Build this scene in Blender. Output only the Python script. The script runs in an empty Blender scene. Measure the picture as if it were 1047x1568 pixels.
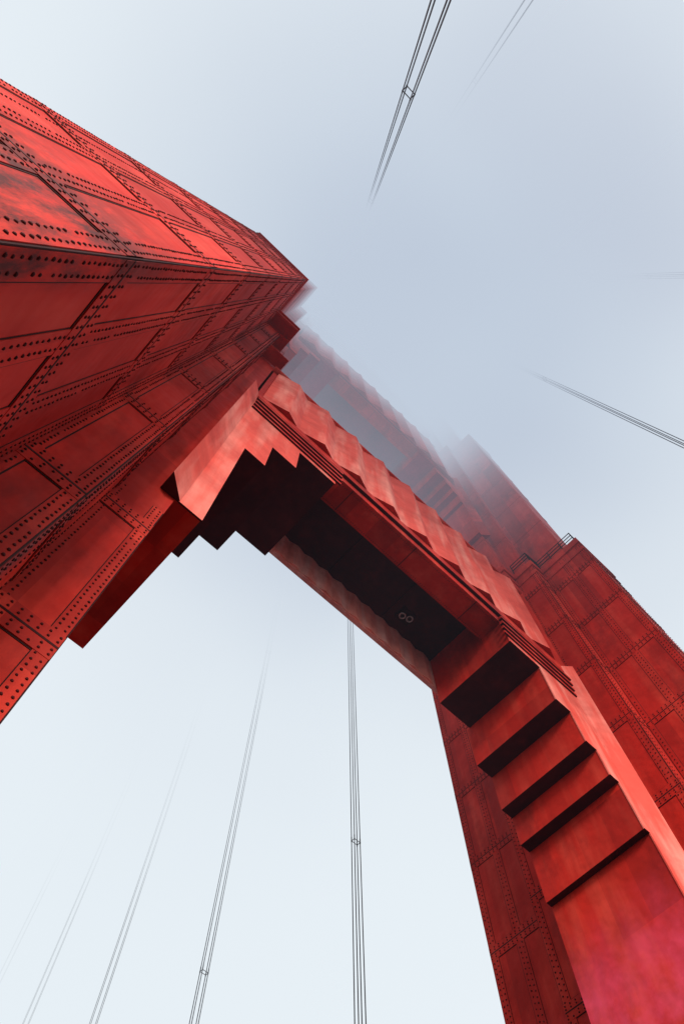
import bpy, math, random
from mathutils import Matrix, Vector
random.seed(4)
scene = bpy.context.scene
scene.view_settings.view_transform = 'Standard'
scene.view_settings.look = 'None'
scene.view_settings.exposure = 0

C = 9.05      # centre line of the bridge (x), camera stands at x=0,y=0
YC = 7.15     # centre of tower along the bridge
LC = 12.12    # leg centre offset

# ------------------------------------------------------------------ materials
def new_mat(name):
    m = bpy.data.materials.new(name); m.use_nodes = True
    nt = m.node_tree; nt.nodes.clear()
    out = nt.nodes.new('ShaderNodeOutputMaterial')
    return m, nt, out

def paint(name, base, pale, dark, rough=0.68, streak=1.0, grime=0.6, stain_glow=False, plate=0.0):
    m, nt, out = new_mat(name)
    N = nt.nodes.new; L = nt.links.new
    b = N('ShaderNodeBsdfPrincipled'); L(b.outputs[0], out.inputs[0])
    b.inputs['Specular IOR Level'].default_value = 0.12
    tc = N('ShaderNodeTexCoord')
    def noise(scale, det, sc=(1, 1, 1), rgh=0.6):
        mp = N('ShaderNodeMapping'); mp.inputs['Scale'].default_value = sc
        L(tc.outputs['Object'], mp.inputs[0])
        n = N('ShaderNodeTexNoise'); n.inputs['Scale'].default_value = scale
        n.inputs['Detail'].default_value = det; n.inputs['Roughness'].default_value = rgh
        L(mp.outputs[0], n.inputs['Vector']); return n
    def ramp(src, a, c, o=0, i0=0.0, i1=1.0):
        r = N('ShaderNodeMapRange'); r.inputs[1].default_value = a; r.inputs[2].default_value = c
        r.inputs[3].default_value = i0; r.inputs[4].default_value = i1
        L(src.outputs[o], r.inputs[0]); return r
    def mixc(a_sock, col, fac):
        x = N('ShaderNodeMix'); x.data_type = 'RGBA'; x.inputs[7].default_value = (*col, 1)
        L(a_sock, x.inputs[6]); L(fac, x.inputs[0]); return x.outputs[2]
    def mul(s, k):
        q = N('ShaderNodeMath'); q.operation = 'MULTIPLY'; L(s, q.inputs[0])
        if isinstance(k, float): q.inputs[1].default_value = k
        else: L(k, q.inputs[1])
        return q.outputs[0]
    n1 = noise(0.7, 5); r1 = ramp(n1, 0.42, 0.72)
    n2 = noise(1.7, 5, (1, 1, 0.12), 0.5); r2 = ramp(n2, 0.45, 0.72)
    n3 = noise(0.4, 7, (1, 1, 0.4), 0.68); r3 = ramp(n3, 0.5, 0.68)
    rgb = N('ShaderNodeRGB'); rgb.outputs[0].default_value = (*base, 1)
    c = mixc(rgb.outputs[0], pale, mul(r2.outputs[0], 0.75*streak))
    c = mixc(c, dark, mul(r3.outputs[0], grime))
    c = mixc(c, (base[0]*0.5, base[1]*0.5, base[2]*0.6), mul(r1.outputs[0], 0.5))
    if plate:
        mp = N('ShaderNodeMapping'); mp.inputs['Scale'].default_value = (0.95, 0.95, 1/4.1); mp.inputs['Location'].default_value = (0.35, 0.07, -2.6/4.1+8)
        L(tc.outputs['Object'], mp.inputs[0])
        fl = N('ShaderNodeVectorMath'); fl.operation = 'FLOOR'; L(mp.outputs[0], fl.inputs[0])
        wn = N('ShaderNodeTexWhiteNoise'); L(fl.outputs[0], wn.inputs['Vector'])
        c = mixc(c, (base[0]*0.45, base[1]*0.4, base[2]*0.6), ramp(wn, 0.35, 1, 0, 0, plate).outputs[0])
    if stain_glow:
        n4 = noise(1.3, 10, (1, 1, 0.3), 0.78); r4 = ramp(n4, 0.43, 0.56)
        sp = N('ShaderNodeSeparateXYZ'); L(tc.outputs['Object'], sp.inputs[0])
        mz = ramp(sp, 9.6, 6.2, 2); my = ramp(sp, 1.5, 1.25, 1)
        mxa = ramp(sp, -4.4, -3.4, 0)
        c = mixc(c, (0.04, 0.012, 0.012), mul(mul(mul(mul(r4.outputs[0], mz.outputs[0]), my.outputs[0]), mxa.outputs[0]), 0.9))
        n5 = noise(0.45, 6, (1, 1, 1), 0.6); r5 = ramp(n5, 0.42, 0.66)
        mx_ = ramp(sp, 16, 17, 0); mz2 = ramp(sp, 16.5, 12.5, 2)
        c = mixc(c, (0.80, 0.075, 0.16), mul(mul(mul(r5.outputs[0], mx_.outputs[0]), mz2.outputs[0]), 0.9))  # magenta glow low on the far leg, painted into the colour
    L(c, b.inputs['Base Color'])
    rr = N('ShaderNodeMapRange'); rr.inputs[3].default_value = rough-0.1; rr.inputs[4].default_value = rough+0.2
    L(n1.outputs[0], rr.inputs[0]); L(rr.outputs[0], b.inputs['Roughness'])
    nb = noise(1.3, 2)
    bu = N('ShaderNodeBump'); bu.inputs['Strength'].default_value = 0.4; bu.inputs['Distance'].default_value = 0.14
    L(nb.outputs[0], bu.inputs['Height'])
    L(bu.outputs[0], b.inputs['Normal'])
    return m

RED = paint('red_paint', (0.54, 0.019, 0.010), (0.70, 0.068, 0.040), (0.06, 0.007, 0.008), stain_glow=True, plate=0.55, grime=0.65)
PINK = paint('faded_lit_red_paint', (0.74, 0.088, 0.062), (0.85, 0.28, 0.22), (0.36, 0.022, 0.018), streak=1.4, grime=0.6)  # weathered streaks, plus the lit look of the front faces in the colour
LITREAR = paint('lit_rear_red_paint', (0.82, 0.28, 0.23), (0.90, 0.55, 0.50), (0.35, 0.03, 0.03), streak=1.3, grime=0.7)  # paler red: light on the rear fascia put into the colour
RIV = paint('grimy_shaded_rivet_paint', (0.055, 0.005, 0.005), (0.12, 0.009, 0.009), (0.014, 0.004, 0.004))  # dark from grime plus the heads' shade, both in the colour
SEAM = paint('seam_grime', (0.03, 0.004, 0.004), (0.06, 0.006, 0.006), (0.012, 0.004, 0.004))
SOFF = paint('soffit_shade_paint', (0.055, 0.006, 0.008), (0.09, 0.009, 0.010), (0.018, 0.004, 0.005))  # near-black red: shade under the strut put into the colour
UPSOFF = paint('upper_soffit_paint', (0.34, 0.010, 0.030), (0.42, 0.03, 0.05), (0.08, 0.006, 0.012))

def simple(name, col, rough=0.6, metal=0.0, nscale=3.0, var=0.3):
    m, nt, out = new_mat(name); N = nt.nodes.new; L = nt.links.new
    b = N('ShaderNodeBsdfPrincipled'); L(b.outputs[0], out.inputs[0])
    tc = N('ShaderNodeTexCoord'); n = N('ShaderNodeTexNoise'); n.inputs['Scale'].default_value = nscale
    n.inputs['Detail'].default_value = 6; L(tc.outputs['Object'], n.inputs['Vector'])
    mx = N('ShaderNodeMix'); mx.data_type = 'RGBA'
    mx.inputs[6].default_value = (*[c*(1-var) for c in col], 1); mx.inputs[7].default_value = (*[min(1, c*(1+var)) for c in col], 1)
    L(n.outputs[0], mx.inputs[0]); L(mx.outputs[2], b.inputs['Base Color'])
    b.inputs['Roughness'].default_value = rough; b.inputs['Metallic'].default_value = metal
    return m
ASPH = simple('asphalt', (0.05, 0.05, 0.052), 0.85)
CONC = simple('concrete', (0.16, 0.155, 0.15), 0.85)
LINE = simple('road_paint', (0.75, 0.75, 0.72), 0.6)
SEA = simple('sea_water', (0.03, 0.05, 0.06), 0.15, nscale=0.05)
ROPE = simple('wire_rope', (0.04, 0.04, 0.045), 0.7)
GLASS = simple('lamp_housing', (0.45, 0.45, 0.45), 0.3)

# ------------------------------------------------------------------ mesh builder
class MB:
    def __init__(s): s.v = []; s.f = []; s.m = []
    def box(s, x0, x1, y0, y1, z0, z1, mi=0, bot=None):
        if x0 > x1: x0, x1 = x1, x0
        if y0 > y1: y0, y1 = y1, y0
        n = len(s.v)
        s.v += [(x0,y0,z0),(x1,y0,z0),(x1,y1,z0),(x0,y1,z0),(x0,y0,z1),(x1,y0,z1),(x1,y1,z1),(x0,y1,z1)]
        s.f += [(n,n+3,n+2,n+1),(n+4,n+5,n+6,n+7),(n,n+1,n+5,n+4),(n+1,n+2,n+6,n+5),(n+2,n+3,n+7,n+6),(n+3,n,n+4,n+7)]
        s.m += [mi if bot is None else bot] + [mi]*5
    def prism(s, poly, z0, z1, mi=0, bot=None):
        n = len(s.v); k = len(poly)
        s.v += [(p[0],p[1],z0) for p in poly] + [(p[0],p[1],z1) for p in poly]
        for i in range(k):
            j = (i+1) % k; s.f.append((n+i, n+j, n+k+j, n+k+i)); s.m.append(mi)
        s.f.append(tuple(n+i for i in reversed(range(k)))); s.m.append(mi if bot is None else bot)
        s.f.append(tuple(n+k+i for i in range(k))); s.m.append(mi)
    def rod(s, p, q, r, mi=0, k=8):
        p = Vector(p); q = Vector(q); d = (q-p).normalized()
        a = d.orthogonal().normalized(); b = d.cross(a); n = len(s.v)
        for c in (p, q):
            for i in range(k):
                t = 2*math.pi*i/k; s.v.append(tuple(c + a*math.cos(t)*r + b*math.sin(t)*r))
        for i in range(k):
            j = (i+1) % k; s.f.append((n+i, n+j, n+k+j, n+k+i)); s.m.append(mi)
        s.f.append(tuple(n+i for i in reversed(range(k)))); s.f.append(tuple(n+k+i for i in range(k))); s.m += [mi]*2
    def rivet(s, p, nrm, r, mi=0):
        nx, ny, nz = nrm
        if abs(nz) > 0.5: a = (1,0,0); b = (0,1,0)
        elif abs(nx) > 0.5: a = (0,1,0); b = (0,0,1)
        else: a = (1,0,0); b = (0,0,1)
        n = len(s.v); k = 7
        for rr, h in ((r, -0.002), (r*0.72, r*0.62)):
            for i in range(k):
                t = 2*math.pi*i/k; c = math.cos(t)*rr; q = math.sin(t)*rr
                s.v.append((p[0]+a[0]*c+b[0]*q+nx*h, p[1]+a[1]*c+b[1]*q+ny*h, p[2]+a[2]*c+b[2]*q+nz*h))
        s.v.append((p[0]+nx*r*0.85, p[1]+ny*r*0.85, p[2]+nz*r*0.85))
        for i in range(k):
            j = (i+1) % k
            s.f.append((n+i, n+j, n+k+j, n+k+i)); s.f.append((n+k+i, n+k+j, n+2*k)); s.m += [mi]*2
    def obj(s, name, mats, parent=None, fix=True):
        me = bpy.data.meshes.new(name); me.from_pydata(s.v, [], s.f)
        for m in mats: me.materials.append(m)
        me.polygons.foreach_set('material_index', s.m); me.update()
        if fix:
            import bmesh
            bm = bmesh.new(); bm.from_mesh(me); bmesh.ops.recalc_face_normals(bm, faces=bm.faces); bm.to_mesh(me); bm.free()
        o = bpy.data.objects.new(name, me); scene.collection.objects.link(o)
        if parent: o.parent = parent
        return o

tower = bpy.data.objects.new('bridge_tower', None); scene.collection.objects.link(tower)

# ------------------------------------------------------------------ legs
def cross(hs):
    (a1,b1),(a2,b2),(a3,b3) = hs
    pts = [(a3,b3),(a2,b3),(a2,b2),(a1,b2),(a1,b1)]
    full = []
    full += [(x,y) for x,y in pts]
    full += [(-x,y) for x,y in reversed(pts)]
    full += [(-x,-y) for x,y in pts]
    full += [(x,-y) for x,y in reversed(pts)]
    return full
SECS = [(-70, 38.7, [(1.575,6.05),(2.47,3.3),(3.42,1.95)]),
        (38.7, 72, [(1.48,5.2),(2.3,2.8),(3.25,1.75)]),
        (72, 104, [(1.35,4.1),(2.1,2.3),(3.1,1.55)]),
        (104, 136, [(1.2,3.3),(1.9,2.0),(2.9,1.4)])]
for side, nm in ((-1, 'leg'), (1, 'leg_far')):
    mb = MB(); cx = C + side*LC
    for i, (z0, z1, hs) in enumerate(SECS):
        mb.prism([(cx+x, YC+y) for x, y in cross(hs)], z0, z1)
        g = [(a+0.09, b+0.09) for a, b in hs]
        mb.prism([(cx+x, YC+y) for x, y in cross(g)], z1-0.55, z1+0.06)
        g = [(a+0.05, b+0.05) for a, b in hs]
        mb.prism([(cx+x, YC+y) for x, y in cross(g)], z1-1.5, z1-1.15)
        if i:
            for q in range(1, 6):
                zz = z0+(z1-z0)*q/6; g = [(a+0.025, b+0.025) for a, b in hs]
                mb.prism([(cx+x, YC+y) for x, y in cross(g)], zz, zz+0.5)
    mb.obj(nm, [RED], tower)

# ------------------------------------------------------------------ plates, seams and rivets on the leg faces
riv = MB(); plates = MB()
def panel(kind, const, a0, a1, z0, z1, sgn, rows, seams, splices, sp, r, smid=None):
    nrm = (sgn,0,0) if kind == 'x' else (0,sgn,0)
    def P(a, z, off): return (const+sgn*off, a, z) if kind == 'x' else (a, const+sgn*off, z)
    def strap(p0, p1, za, zb, th, mi):
        if kind == 'x': plates.box(const-sgn*0.01, const+sgn*th, p0, p1, za, zb, mi)
        else: plates.box(p0, p1, const-sgn*0.01, const+sgn*th, za, zb, mi)
    for a, w in seams:
        strap(a-w/2, a+w/2, z0, z1, 0.016, 0)
        strap(a+w/2, a+w/2+0.02, z0, z1, 0.006, 1)
        strap(a-w/2-0.014, a-w/2, z0, z1, 0.006, 1)
    for zs in splices:
        if z0 < zs < z1:
            strap(a0+0.01, a1-0.01, zs-0.26, zs+0.26, 0.022, 0)
            strap(a0+0.01, a1-0.01, zs-0.02, zs+0.02, 0.026, 1)
            strap(a0+0.01, a1-0.01, zs-0.29, zs-0.26, 0.008, 1)
            strap(a0+0.01, a1-0.01, zs+0.26, zs+0.28, 0.008, 1)
            n = int((a1-a0-0.12)/(sp*1.0))
            for k in range(n+1):
                a = a0+0.06+k*(a1-a0-0.12)/max(1, n)
                for dz in (-0.19, -0.09, 0.09, 0.19):
                    if random.random() > 0.04: riv.rivet(P(a+random.uniform(-0.006, 0.006), zs+dz, 0.022), nrm, r)
    for a, off in rows:
        z = z0+random.random()*sp
        while z < z1:
            if not any(abs(z-zs) < 0.28 for zs in splices) and random.random() > 0.03:
                riv.rivet(P(a+random.uniform(-0.005, 0.005), z, off), nrm, r*random.uniform(0.85, 1.1))
            z += sp*random.uniform(0.94, 1.06)
SPL = [2.6+4.1*i for i in range(9)]
xi = C-LC+1.575; xo = C-LC-1.575
T = 0.016; RR = 0.0195
panel('y', 1.1, xo, xi, 1, 38.0, -1,
      [(xi-0.07,T),(xi-0.2,T),(xi-1.02,T),(xi-1.16,T),(xi-2.02,T),(xi-2.16,T),(xi-2.6,0),(xo+0.2,T),(xo+0.07,T)],
      [(xi-0.14,0.26),(xi-1.09,0.3),(xi-2.09,0.3),(xo+0.14,0.26)], SPL, 0.115, RR)
panel('x', xi, 1.1, 3.85, 1, 38.0, 1,
      [(1.17,T),(1.30,T),(1.98,T),(2.12,T),(2.92,T),(3.06,T),(3.68,T),(3.78,T)],
      [(1.235,0.25),(2.05,0.3),(2.99,0.3),(3.72,0.22)], [s-0.02 for s in SPL], 0.115, RR)
x2 = C-LC+2.47; x3 = C-LC+3.42
panel('y', 3.85, xi, x2, 1, 38.0, -1, [(xi+0.08,T),(x2-0.17,T),(x2-0.06,T)], [(x2-0.115,0.21),(xi+0.08,0.14)], [s+1.4 for s in SPL[:-1]], 0.115, 0.022)
panel('x', x2, 3.85, 5.2, 1, 38.0, 1, [(3.93,T),(4.04,T),(4.5,0),(5.08,0)], [(3.985,0.22)], [s+1.4 for s in SPL[:-1]], 0.115, 0.022)
panel('y', 5.2, x2, x3, 1, 12.4, -1, [(x2+0.1,0),(x3-0.18,T),(x3-0.07,T)], [(x3-0.125,0.21)], [s+0.6 for s in SPL[:3]], 0.12, 0.022)
fx1 = C+LC-1.575; fx2 = C+LC-2.47; fx3 = C+LC-3.42; fo = C+LC+1.575
SP2 = [s+0.3 for s in SPL]
panel('y', 1.1, fx1, fo, 1, 38.0, -1, [(fx1+0.1,T),(fx1+0.24,T),(fx1+1.6,T),(fx1+2.2,0),(fo-0.12,T)], [(fx1+0.17,0.3),(fx1+1.6,0.3)], SP2, 0.2, 0.03)
panel('x', fx1, 1.1, 3.85, 1, 38.0, -1, [(1.2,T),(1.34,T),(2.38,T),(2.54,T),(3.7,T)], [(1.27,0.3),(2.46,0.34),(3.7,0.22)], SP2, 0.2, 0.03)
panel('y', 3.85, fx2, fx1, 1, 38.0, -1, [(fx2+0.1,T),(fx2+0.45,0)], [(fx2+0.1,0.18)], SP2, 0.2, 0.03)
panel('x', fx2, 3.85, 5.2, 1, 38.0, -1, [(3.95,T),(4.09,T),(5.1,0)], [(4.02,0.28)], SP2, 0.2, 0.03)
panel('x', fx2, 9.1, 10.45, 1, 38.0, -1, [(9.2,0),(10.2,T),(10.35,T)], [(10.28,0.28)], SP2, 0.2, 0.03)
panel('x', fx1, 10.45, 13.2, 1, 38.0, -1, [(10.6,T),(11.75,T),(11.9,T),(12.94,T),(13.08,T)], [(10.6,0.22),(11.83,0.34),(13.01,0.3)], SP2, 0.2, 0.03)

# ------------------------------------------------------------------ portal struts
PR_L = [(4.6,-1.6),(6.3,-3.8),(7.3,-6.2),(8.05,-12.7)]
PR_R = [(4.6,-1.6),(6.3,-3.8),(7.1,-5.5),(7.65,-6.75),(8.1,-8.8),(8.35,-17.0)]
def strut(name, y0, y1, zb, zt, D, nper, lo=1.0, fm=1, mats=None):
    mb = MB(); X0 = C-D-0.2; X1 = C+D+0.2
    mb.box(X0, X1, y0, y0+1.1, zb, zt-0.4)                       # front girder
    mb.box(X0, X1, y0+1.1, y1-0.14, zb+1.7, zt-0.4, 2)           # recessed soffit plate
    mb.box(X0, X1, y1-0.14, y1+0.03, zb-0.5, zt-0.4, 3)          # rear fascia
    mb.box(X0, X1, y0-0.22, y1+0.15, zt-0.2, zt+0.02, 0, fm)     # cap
    for i in range(3):                                           # soffit plate laps
        x = C-3.6+i*3.4
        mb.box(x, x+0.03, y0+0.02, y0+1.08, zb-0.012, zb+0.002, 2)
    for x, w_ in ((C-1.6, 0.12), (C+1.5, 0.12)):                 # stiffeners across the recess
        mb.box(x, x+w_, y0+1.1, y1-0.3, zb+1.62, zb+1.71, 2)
    n = 11; w = 2*4.5/n; poly = []
    for i in range(n):
        xa = C-4.5+i*w; poly += [(xa, y1-0.15), (xa+w*0.5, y1-0.24)]
    poly += [(C+4.5, y1-0.15), (C+4.5, y1-0.142), (C-4.5, y1-0.142)]
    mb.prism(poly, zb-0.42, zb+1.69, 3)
    for s in (-1, 1):
        prev = 0.0
        prof = PR_L if s < 0 else PR_R
        for q, (d, dz) in enumerate(prof):
            dd = d*D/8.6
            zt2 = zb+prev*lo if prev else zb+1.69
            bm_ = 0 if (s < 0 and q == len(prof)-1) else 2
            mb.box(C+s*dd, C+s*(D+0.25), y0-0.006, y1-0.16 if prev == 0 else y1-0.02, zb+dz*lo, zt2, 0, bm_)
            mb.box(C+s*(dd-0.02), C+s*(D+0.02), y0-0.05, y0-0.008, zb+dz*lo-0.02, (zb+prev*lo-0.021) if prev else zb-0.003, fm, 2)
            prev = dz
        poly = [(C+s*(D+0.47), y0-0.45), (C+s*(D+0.0), y0-0.052), (C+s*(D+0.0), y0-0.01), (C+s*(D+0.47), y0-0.01)]
        mb.prism(poly, zb-(12.7 if s < 0 else 17.0)*lo, zb+1.2, fm, 2)
        for k in range(4):
            z = zb-0.05-k*0.36
            mb.box(C+s*4.35*D/8.6, C+s*(D-0.02), y0-0.24+0.04*k, y0-0.052, z-0.17, z, 0, 2)
    mb.box(C-D+0.0, C+D-0.0, y0-0.14, y0-0.003, zb+0.55, zb+1.18, 0, 2)
    n = nper; w = 2*(D-0.15)/n; poly = []
    for i in range(n):
        xa = C-D+0.15+i*w
        poly += [(xa, y0-0.08), (xa+w*0.6, y0-0.37)]
    poly += [(C+D-0.15, y0-0.08), (C+D-0.15, y0-0.004), (C-D+0.15, y0-0.004)]
    mb.prism(poly, zb+1.2, zt-0.201, fm, 0)
    return mb.obj(name, mats or [RED, PINK, SOFF, LITREAR], tower)
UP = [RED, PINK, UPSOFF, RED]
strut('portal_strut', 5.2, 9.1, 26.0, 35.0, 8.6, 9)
strut('portal_strut_second', 5.4, 8.9, 58.5, 72.0, 8.8, 9, 0.8, 0, UP)
strut('portal_strut_third', 5.6, 8.7, 91.0, 103.0, 9.0, 9, 0.7, 0, UP)
strut('portal_strut_top', 5.75, 8.55, 123.0, 135.0, 9.2, 9, 0.6, 0, UP)
for i in range(90):
    x = C-4.5+i*0.1
    riv.rivet((x, 5.35, 26.0), (0,0,-1), 0.02); riv.rivet((x, 6.2, 26.0), (0,0,-1), 0.02)
riv.obj('rivets', [RIV], tower, fix=False)
plates.obj('cover_plates', [RED, SEAM], tower)

def guard(name, pts, z):
    mb = MB()
    for (ax, ay), (bx, by) in zip(pts[:-1], pts[1:]):
        L = math.hypot(bx-ax, by-ay); n = max(1, int(L/0.7))
        for h in (0.4, 0.75, 1.1): mb.rod((ax, ay, z+h), (bx, by, z+h), 0.028)
        for i in range(n+1):
            t = i/n; x = ax+(bx-ax)*t; y = ay+(by-ay)*t
            mb.rod((x, y, z), (x, y, z+1.12), 0.03)
    return mb.obj(name, [SEAM], tower)
guard('platform_rail', [(xi+0.02, 1.3), (xi+0.02, 3.7), (x2+0.1, 3.8), (x2+0.1, 5.0), (x3+0.05, 5.0)], 38.75)
guard('platform_rail_far', [(fo, 1.15), (fx1-0.02, 1.15), (fx1-0.02, 3.75), (fx2-0.1, 3.8), (fx2-0.1, 5.0)], 38.75)
mb = MB()
mb.box(xi+0.05, x2+0.55, 3.0, 5.15, 36.6, 36.75); mb.box(x2, x3+0.2, 4.45, 5.15, 35.6, 35.75)
for y in (3.1, 3.8, 4.5): mb.box(xi, x2+0.5, y, y+0.1, 36.2, 36.6)
mb.obj('ledge_bracket', [RED], tower)
mb = MB()
def ring(cx, cy, cz, R, r, mi):
    n0 = len(mb.v); K = 20; k = 8
    for i in range(K):
        a = 2*math.pi*i/K
        for j in range(k):
            b = 2*math.pi*j/k
            mb.v.append((cx+(R+r*math.cos(b))*math.cos(a), cy+(R+r*math.cos(b))*math.sin(a), cz+r*math.sin(b)))
    for i in range(K):
        for j in range(k):
            mb.f.append((n0+i*k+j, n0+((i+1)%K)*k+j, n0+((i+1)%K)*k+(j+1)%k, n0+i*k+(j+1)%k)); mb.m.append(mi)
for dx in (-0.17, 0.17):
    ring(11.3+dx, 8.1-dx*0.3, 27.5, 0.13, 0.03, 0)
    mb.rod((11.3+dx, 8.1-dx*0.3, 27.5), (11.3+dx, 8.1-dx*0.3, 27.72), 0.1, 1, 14)
mb.box(10.95, 11.65, 7.8, 8.4, 27.6, 27.72, 1)
mb.obj('marker_light', [GLASS, SEAM], tower)

# ------------------------------------------------------------------ suspenders and main cables
def cable_z(y):
    t = abs(y-YC); return 136.5 - 0.52*t + 0.0006*t*t
for cx in (C-LC, C+LC):
    for sgn in (-1, 1):
        for k in range(5 if sgn > 0 else 3):
            y = YC+sgn*(14.4+13.5*k)
            mb = MB(); zt = cable_z(y)
            for ax in (-0.22, 0.22):
                for ay in (-0.12, 0.12):
                    mb.rod((cx+ax, y+ay, -1.6), (cx+ax, y+ay, zt), 0.027)
            for z in (32.5, 72, 104):
                if z < zt-5:
                    for ay in (-0.12, 0.12):
                        mb.rod((cx-0.26, y+ay, z), (cx+0.26, y+ay, z), 0.02)
                    for ax in (-0.22, 0.22):
                        mb.rod((cx+ax, y-0.16, z), (cx+ax, y+0.16, z), 0.02)
                        for ay in (-0.12, 0.12): mb.rod((cx+ax, y+ay, z-0.1), (cx+ax, y+ay, z+0.3), 0.034)
            mb.obj('suspender_cable', [ROPE])
    mb = MB()
    ys = [YC+ (i-20)*10 for i in range(41)]
    for a, b in zip(ys[:-1], ys[1:]):
        mb.rod((cx, a, cable_z(a)), (cx, b, cable_z(b)), 0.42, 0, 16)
    mb.obj('main_cable', [RED])

# ------------------------------------------------------------------ deck, sea
Z0 = -1.6
mb = MB(); mb.box(C-17, C+17, -400, 400, Z0-2.0, Z0-0.15, 0); mb.obj('bridge_deck', [CONC])
mb = MB(); mb.box(C-7.6, C+7.6, -400, 400, Z0-0.146, Z0-0.12, 0)
for x in (-5.1, -2.55, 2.55, 5.1):
    for k in range(-40, 41): mb.box(C+x-0.07, C+x+0.07, k*9, k*9+3, Z0-0.116, Z0-0.112, 1)
for x in (-0.15, 0.15): mb.box(C+x-0.06, C+x+0.06, -390, 390, Z0-0.116, Z0-0.112, 1)
mb.obj('road', [ASPH, LINE])
for s in (-1, 1):
    mb = MB(); mb.box(C+s*7.6, C+s*16.8, -400, 400, Z0-0.15, Z0); mb.obj('sidewalk', [CONC])
    mb = MB(); xr = C+s*16.6
    for k in range(-50, 51):
        mb.box(xr-0.07, xr+0.07, k*3-0.07, k*3+0.07, Z0, Z0+1.25)
    mb.box(xr-0.09, xr+0.09, -150, 150, Z0+1.2, Z0+1.32); mb.box(xr-0.05, xr+0.05, -150, 150, Z0+0.12, Z0+0.2)
    for k in range(-600, 601): mb.box(xr-0.02, xr+0.02, k*0.25-0.02, k*0.25+0.02, Z0+0.2, Z0+1.2)
    mb.obj('railing', [RED])
mb = MB(); mb.box(-4000, 4000, -4000, 4000, -70.5, -70); mb.obj('sea', [SEA])

# ------------------------------------------------------------------ fog bank
fm, nt, out = new_mat('fog')
N = nt.nodes.new; L = nt.links.new
geo = N('ShaderNodeNewGeometry'); sep = N('ShaderNodeSeparateXYZ'); L(geo.outputs['Position'], sep.inputs[0])
def ss(sock, a, b, o0, o1):
    r = N('ShaderNodeMapRange'); r.interpolation_type = 'SMOOTHSTEP'
    for i, v in zip((1,2,3,4), (a,b,o0,o1)): r.inputs[i].default_value = v
    L(sock, r.inputs[0]); return r.outputs[0]
def M(op, a, b):
    n = N('ShaderNodeMath'); n.operation = op
    for i, v in enumerate((a, b)):
        if isinstance(v, (int, float)): n.inputs[i].default_value = v
        else: L(v, n.inputs[i])
    return n.outputs[0]
sx, sy, sz = sep.outputs
dens = M('ADD', ss(sz, 32, 60, 0.001, 0.036), ss(sz, 55, 76, 0.0, 0.17))
dens = M('ADD', dens, M('MULTIPLY', ss(sy, 16, 50, 0.0, 0.038), ss(sz, 15, 55, 0.25, 1)))
dens = M('ADD', dens, M('MULTIPLY', ss(sy, -8, -22, 0.0, 0.045), ss(sz, 30, 50, 0, 1)))
dens = M('MULTIPLY', dens, M('MULTIPLY', ss(sx, -60, -25, 0, 1), ss(sx, 40, 85, 1, 0)))
dens = M('MULTIPLY', dens, M('MULTIPLY', ss(sy, -50, -32, 0, 1), ss(sy, 90, 125, 1, 0)))
dens = M('MULTIPLY', dens, ss(sz, 8, 20, 0, 1))
nz = N('ShaderNodeTexNoise'); nz.inputs['Scale'].default_value = 0.07; nz.inputs['Detail'].default_value = 1
L(geo.outputs['Position'], nz.inputs['Vector'])
dens = M('MULTIPLY', dens, ss(nz.outputs[0], 0.3, 0.7, 0.5, 1.5))
ab = N('ShaderNodeVolumeAbsorption'); ab.inputs['Color'].default_value = (0, 0, 0, 1); L(dens, ab.inputs['Density'])
em = N('ShaderNodeEmission'); L(dens, em.inputs['Strength'])
fc = N('ShaderNodeMix'); fc.data_type = 'RGBA'; fc.inputs[6].default_value = (0.43, 0.48, 0.61, 1); fc.inputs[7].default_value = (0.58, 0.67, 0.775, 1)  # fog glows in place of scattered daylight; shade near the tower in its colour
L(ss(sz, 42, 70, 0, 1), fc.inputs[0])
fc2 = N('ShaderNodeMix'); fc2.data_type = 'RGBA'; fc2.inputs[7].default_value = (0.81, 0.88, 0.93, 1); L(fc.outputs[2], fc2.inputs[6])
rx = M('MULTIPLY', M('SUBTRACT', sx, 9.0), 1/62.0); ry = M('MULTIPLY', M('SUBTRACT', sy, 0.0), 1/62.0)
rad = M('SQRT', M('ADD', M('MULTIPLY', rx, rx), M('MULTIPLY', ry, ry)), 0)
L(ss(rad, 0.12, 0.68, 0, 1), fc2.inputs[0]); L(fc2.outputs[2], em.inputs['Color'])
ad = N('ShaderNodeAddShader'); L(ab.outputs[0], ad.inputs[0]); L(em.outputs[0], ad.inputs[1]); L(ad.outputs[0], out.inputs['Volume'])
fm.cycles.volume_step_rate = 1.0
mb = MB(); mb.box(-60, 90, -55, 125, 8, 150); mb.obj('fog_bank', [fm])

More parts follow.
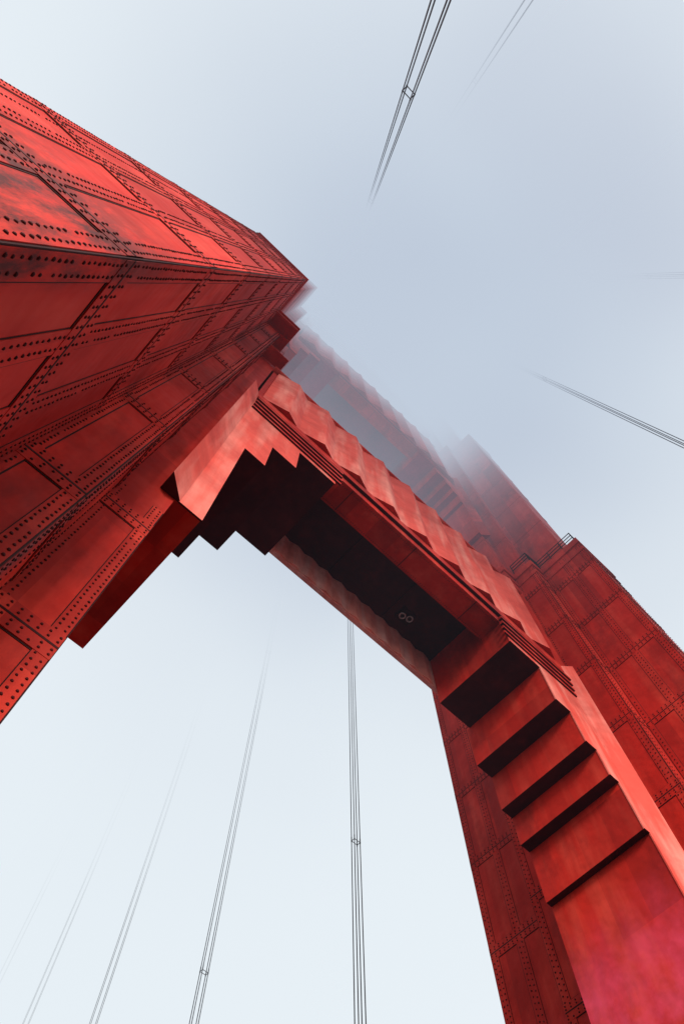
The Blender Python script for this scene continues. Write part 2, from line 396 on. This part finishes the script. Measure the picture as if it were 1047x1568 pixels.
# ------------------------------------------------------------------ world and sun
sun_el = math.radians(23); sdir = Vector((-0.42, -1.0, 0)).normalized()
sun_vec = Vector((sdir.x*math.cos(sun_el), sdir.y*math.cos(sun_el), math.sin(sun_el)))
w = bpy.data.worlds.new('World'); scene.world = w; w.use_nodes = True
nt = w.node_tree; nt.nodes.clear(); N = nt.nodes.new; L = nt.links.new
wo = N('ShaderNodeOutputWorld')
sky = N('ShaderNodeTexSky'); sky.sky_type = 'NISHITA'; sky.sun_disc = False
sky.sun_elevation = sun_el; sky.sun_rotation = math.atan2(sun_vec.x, sun_vec.y); sky.dust_density = 4; sky.air_density = 1.2
b1 = N('ShaderNodeBackground'); b1.inputs[1].default_value = 0.05; L(sky.outputs[0], b1.inputs[0])
tc = N('ShaderNodeTexCoord'); sp = N('ShaderNodeSeparateXYZ'); L(tc.outputs['Generated'], sp.inputs[0])
mr = N('ShaderNodeMapRange'); mr.interpolation_type = 'SMOOTHSTEP'; mr.inputs[1].default_value = 0.5; mr.inputs[2].default_value = 1.0
L(sp.outputs[2], mr.inputs[0])
mx = N('ShaderNodeMix'); mx.data_type = 'RGBA'; mx.inputs[6].default_value = (0.80, 0.825, 0.835, 1); mx.inputs[7].default_value = (0.58, 0.63, 0.68, 1)
L(mr.outputs[0], mx.inputs[0])
b2 = N('ShaderNodeBackground'); L(mx.outputs[2], b2.inputs[0]); b2.inputs[1].default_value = 1.0
a = N('ShaderNodeAddShader'); L(b1.outputs[0], a.inputs[0]); L(b2.outputs[0], a.inputs[1]); L(a.outputs[0], wo.inputs[0])
sl = bpy.data.lights.new('sun', 'SUN'); sl.energy = 4.2; sl.angle = math.radians(14); sl.color = (1.0, 0.95, 0.9)
so = bpy.data.objects.new('sun', sl); scene.collection.objects.link(so)
so.rotation_euler = (-sun_vec).to_track_quat('-Z', 'Y').to_euler()

# ------------------------------------------------------------------ camera
al = math.atan2(1082, 349); ph = math.radians(47)
H = Vector((math.cos(ph), math.sin(ph), 0)); Z = Vector((0, 0, 1))
F = H*math.cos(al)+Z*math.sin(al); U = Z*math.cos(al)-H*math.sin(al); R = F.cross(U)
cam = bpy.data.cameras.new('camera'); co = bpy.data.objects.new('camera', cam); scene.collection.objects.link(co)
mat = Matrix((R, U, -F)).transposed().to_4x4(); co.matrix_world = mat
cam.sensor_fit = 'VERTICAL'; cam.sensor_height = 36; cam.sensor_width = 24; cam.lens = 1082/1568*36
cam.clip_start = 0.05; cam.clip_end = 10000
scene.camera = co
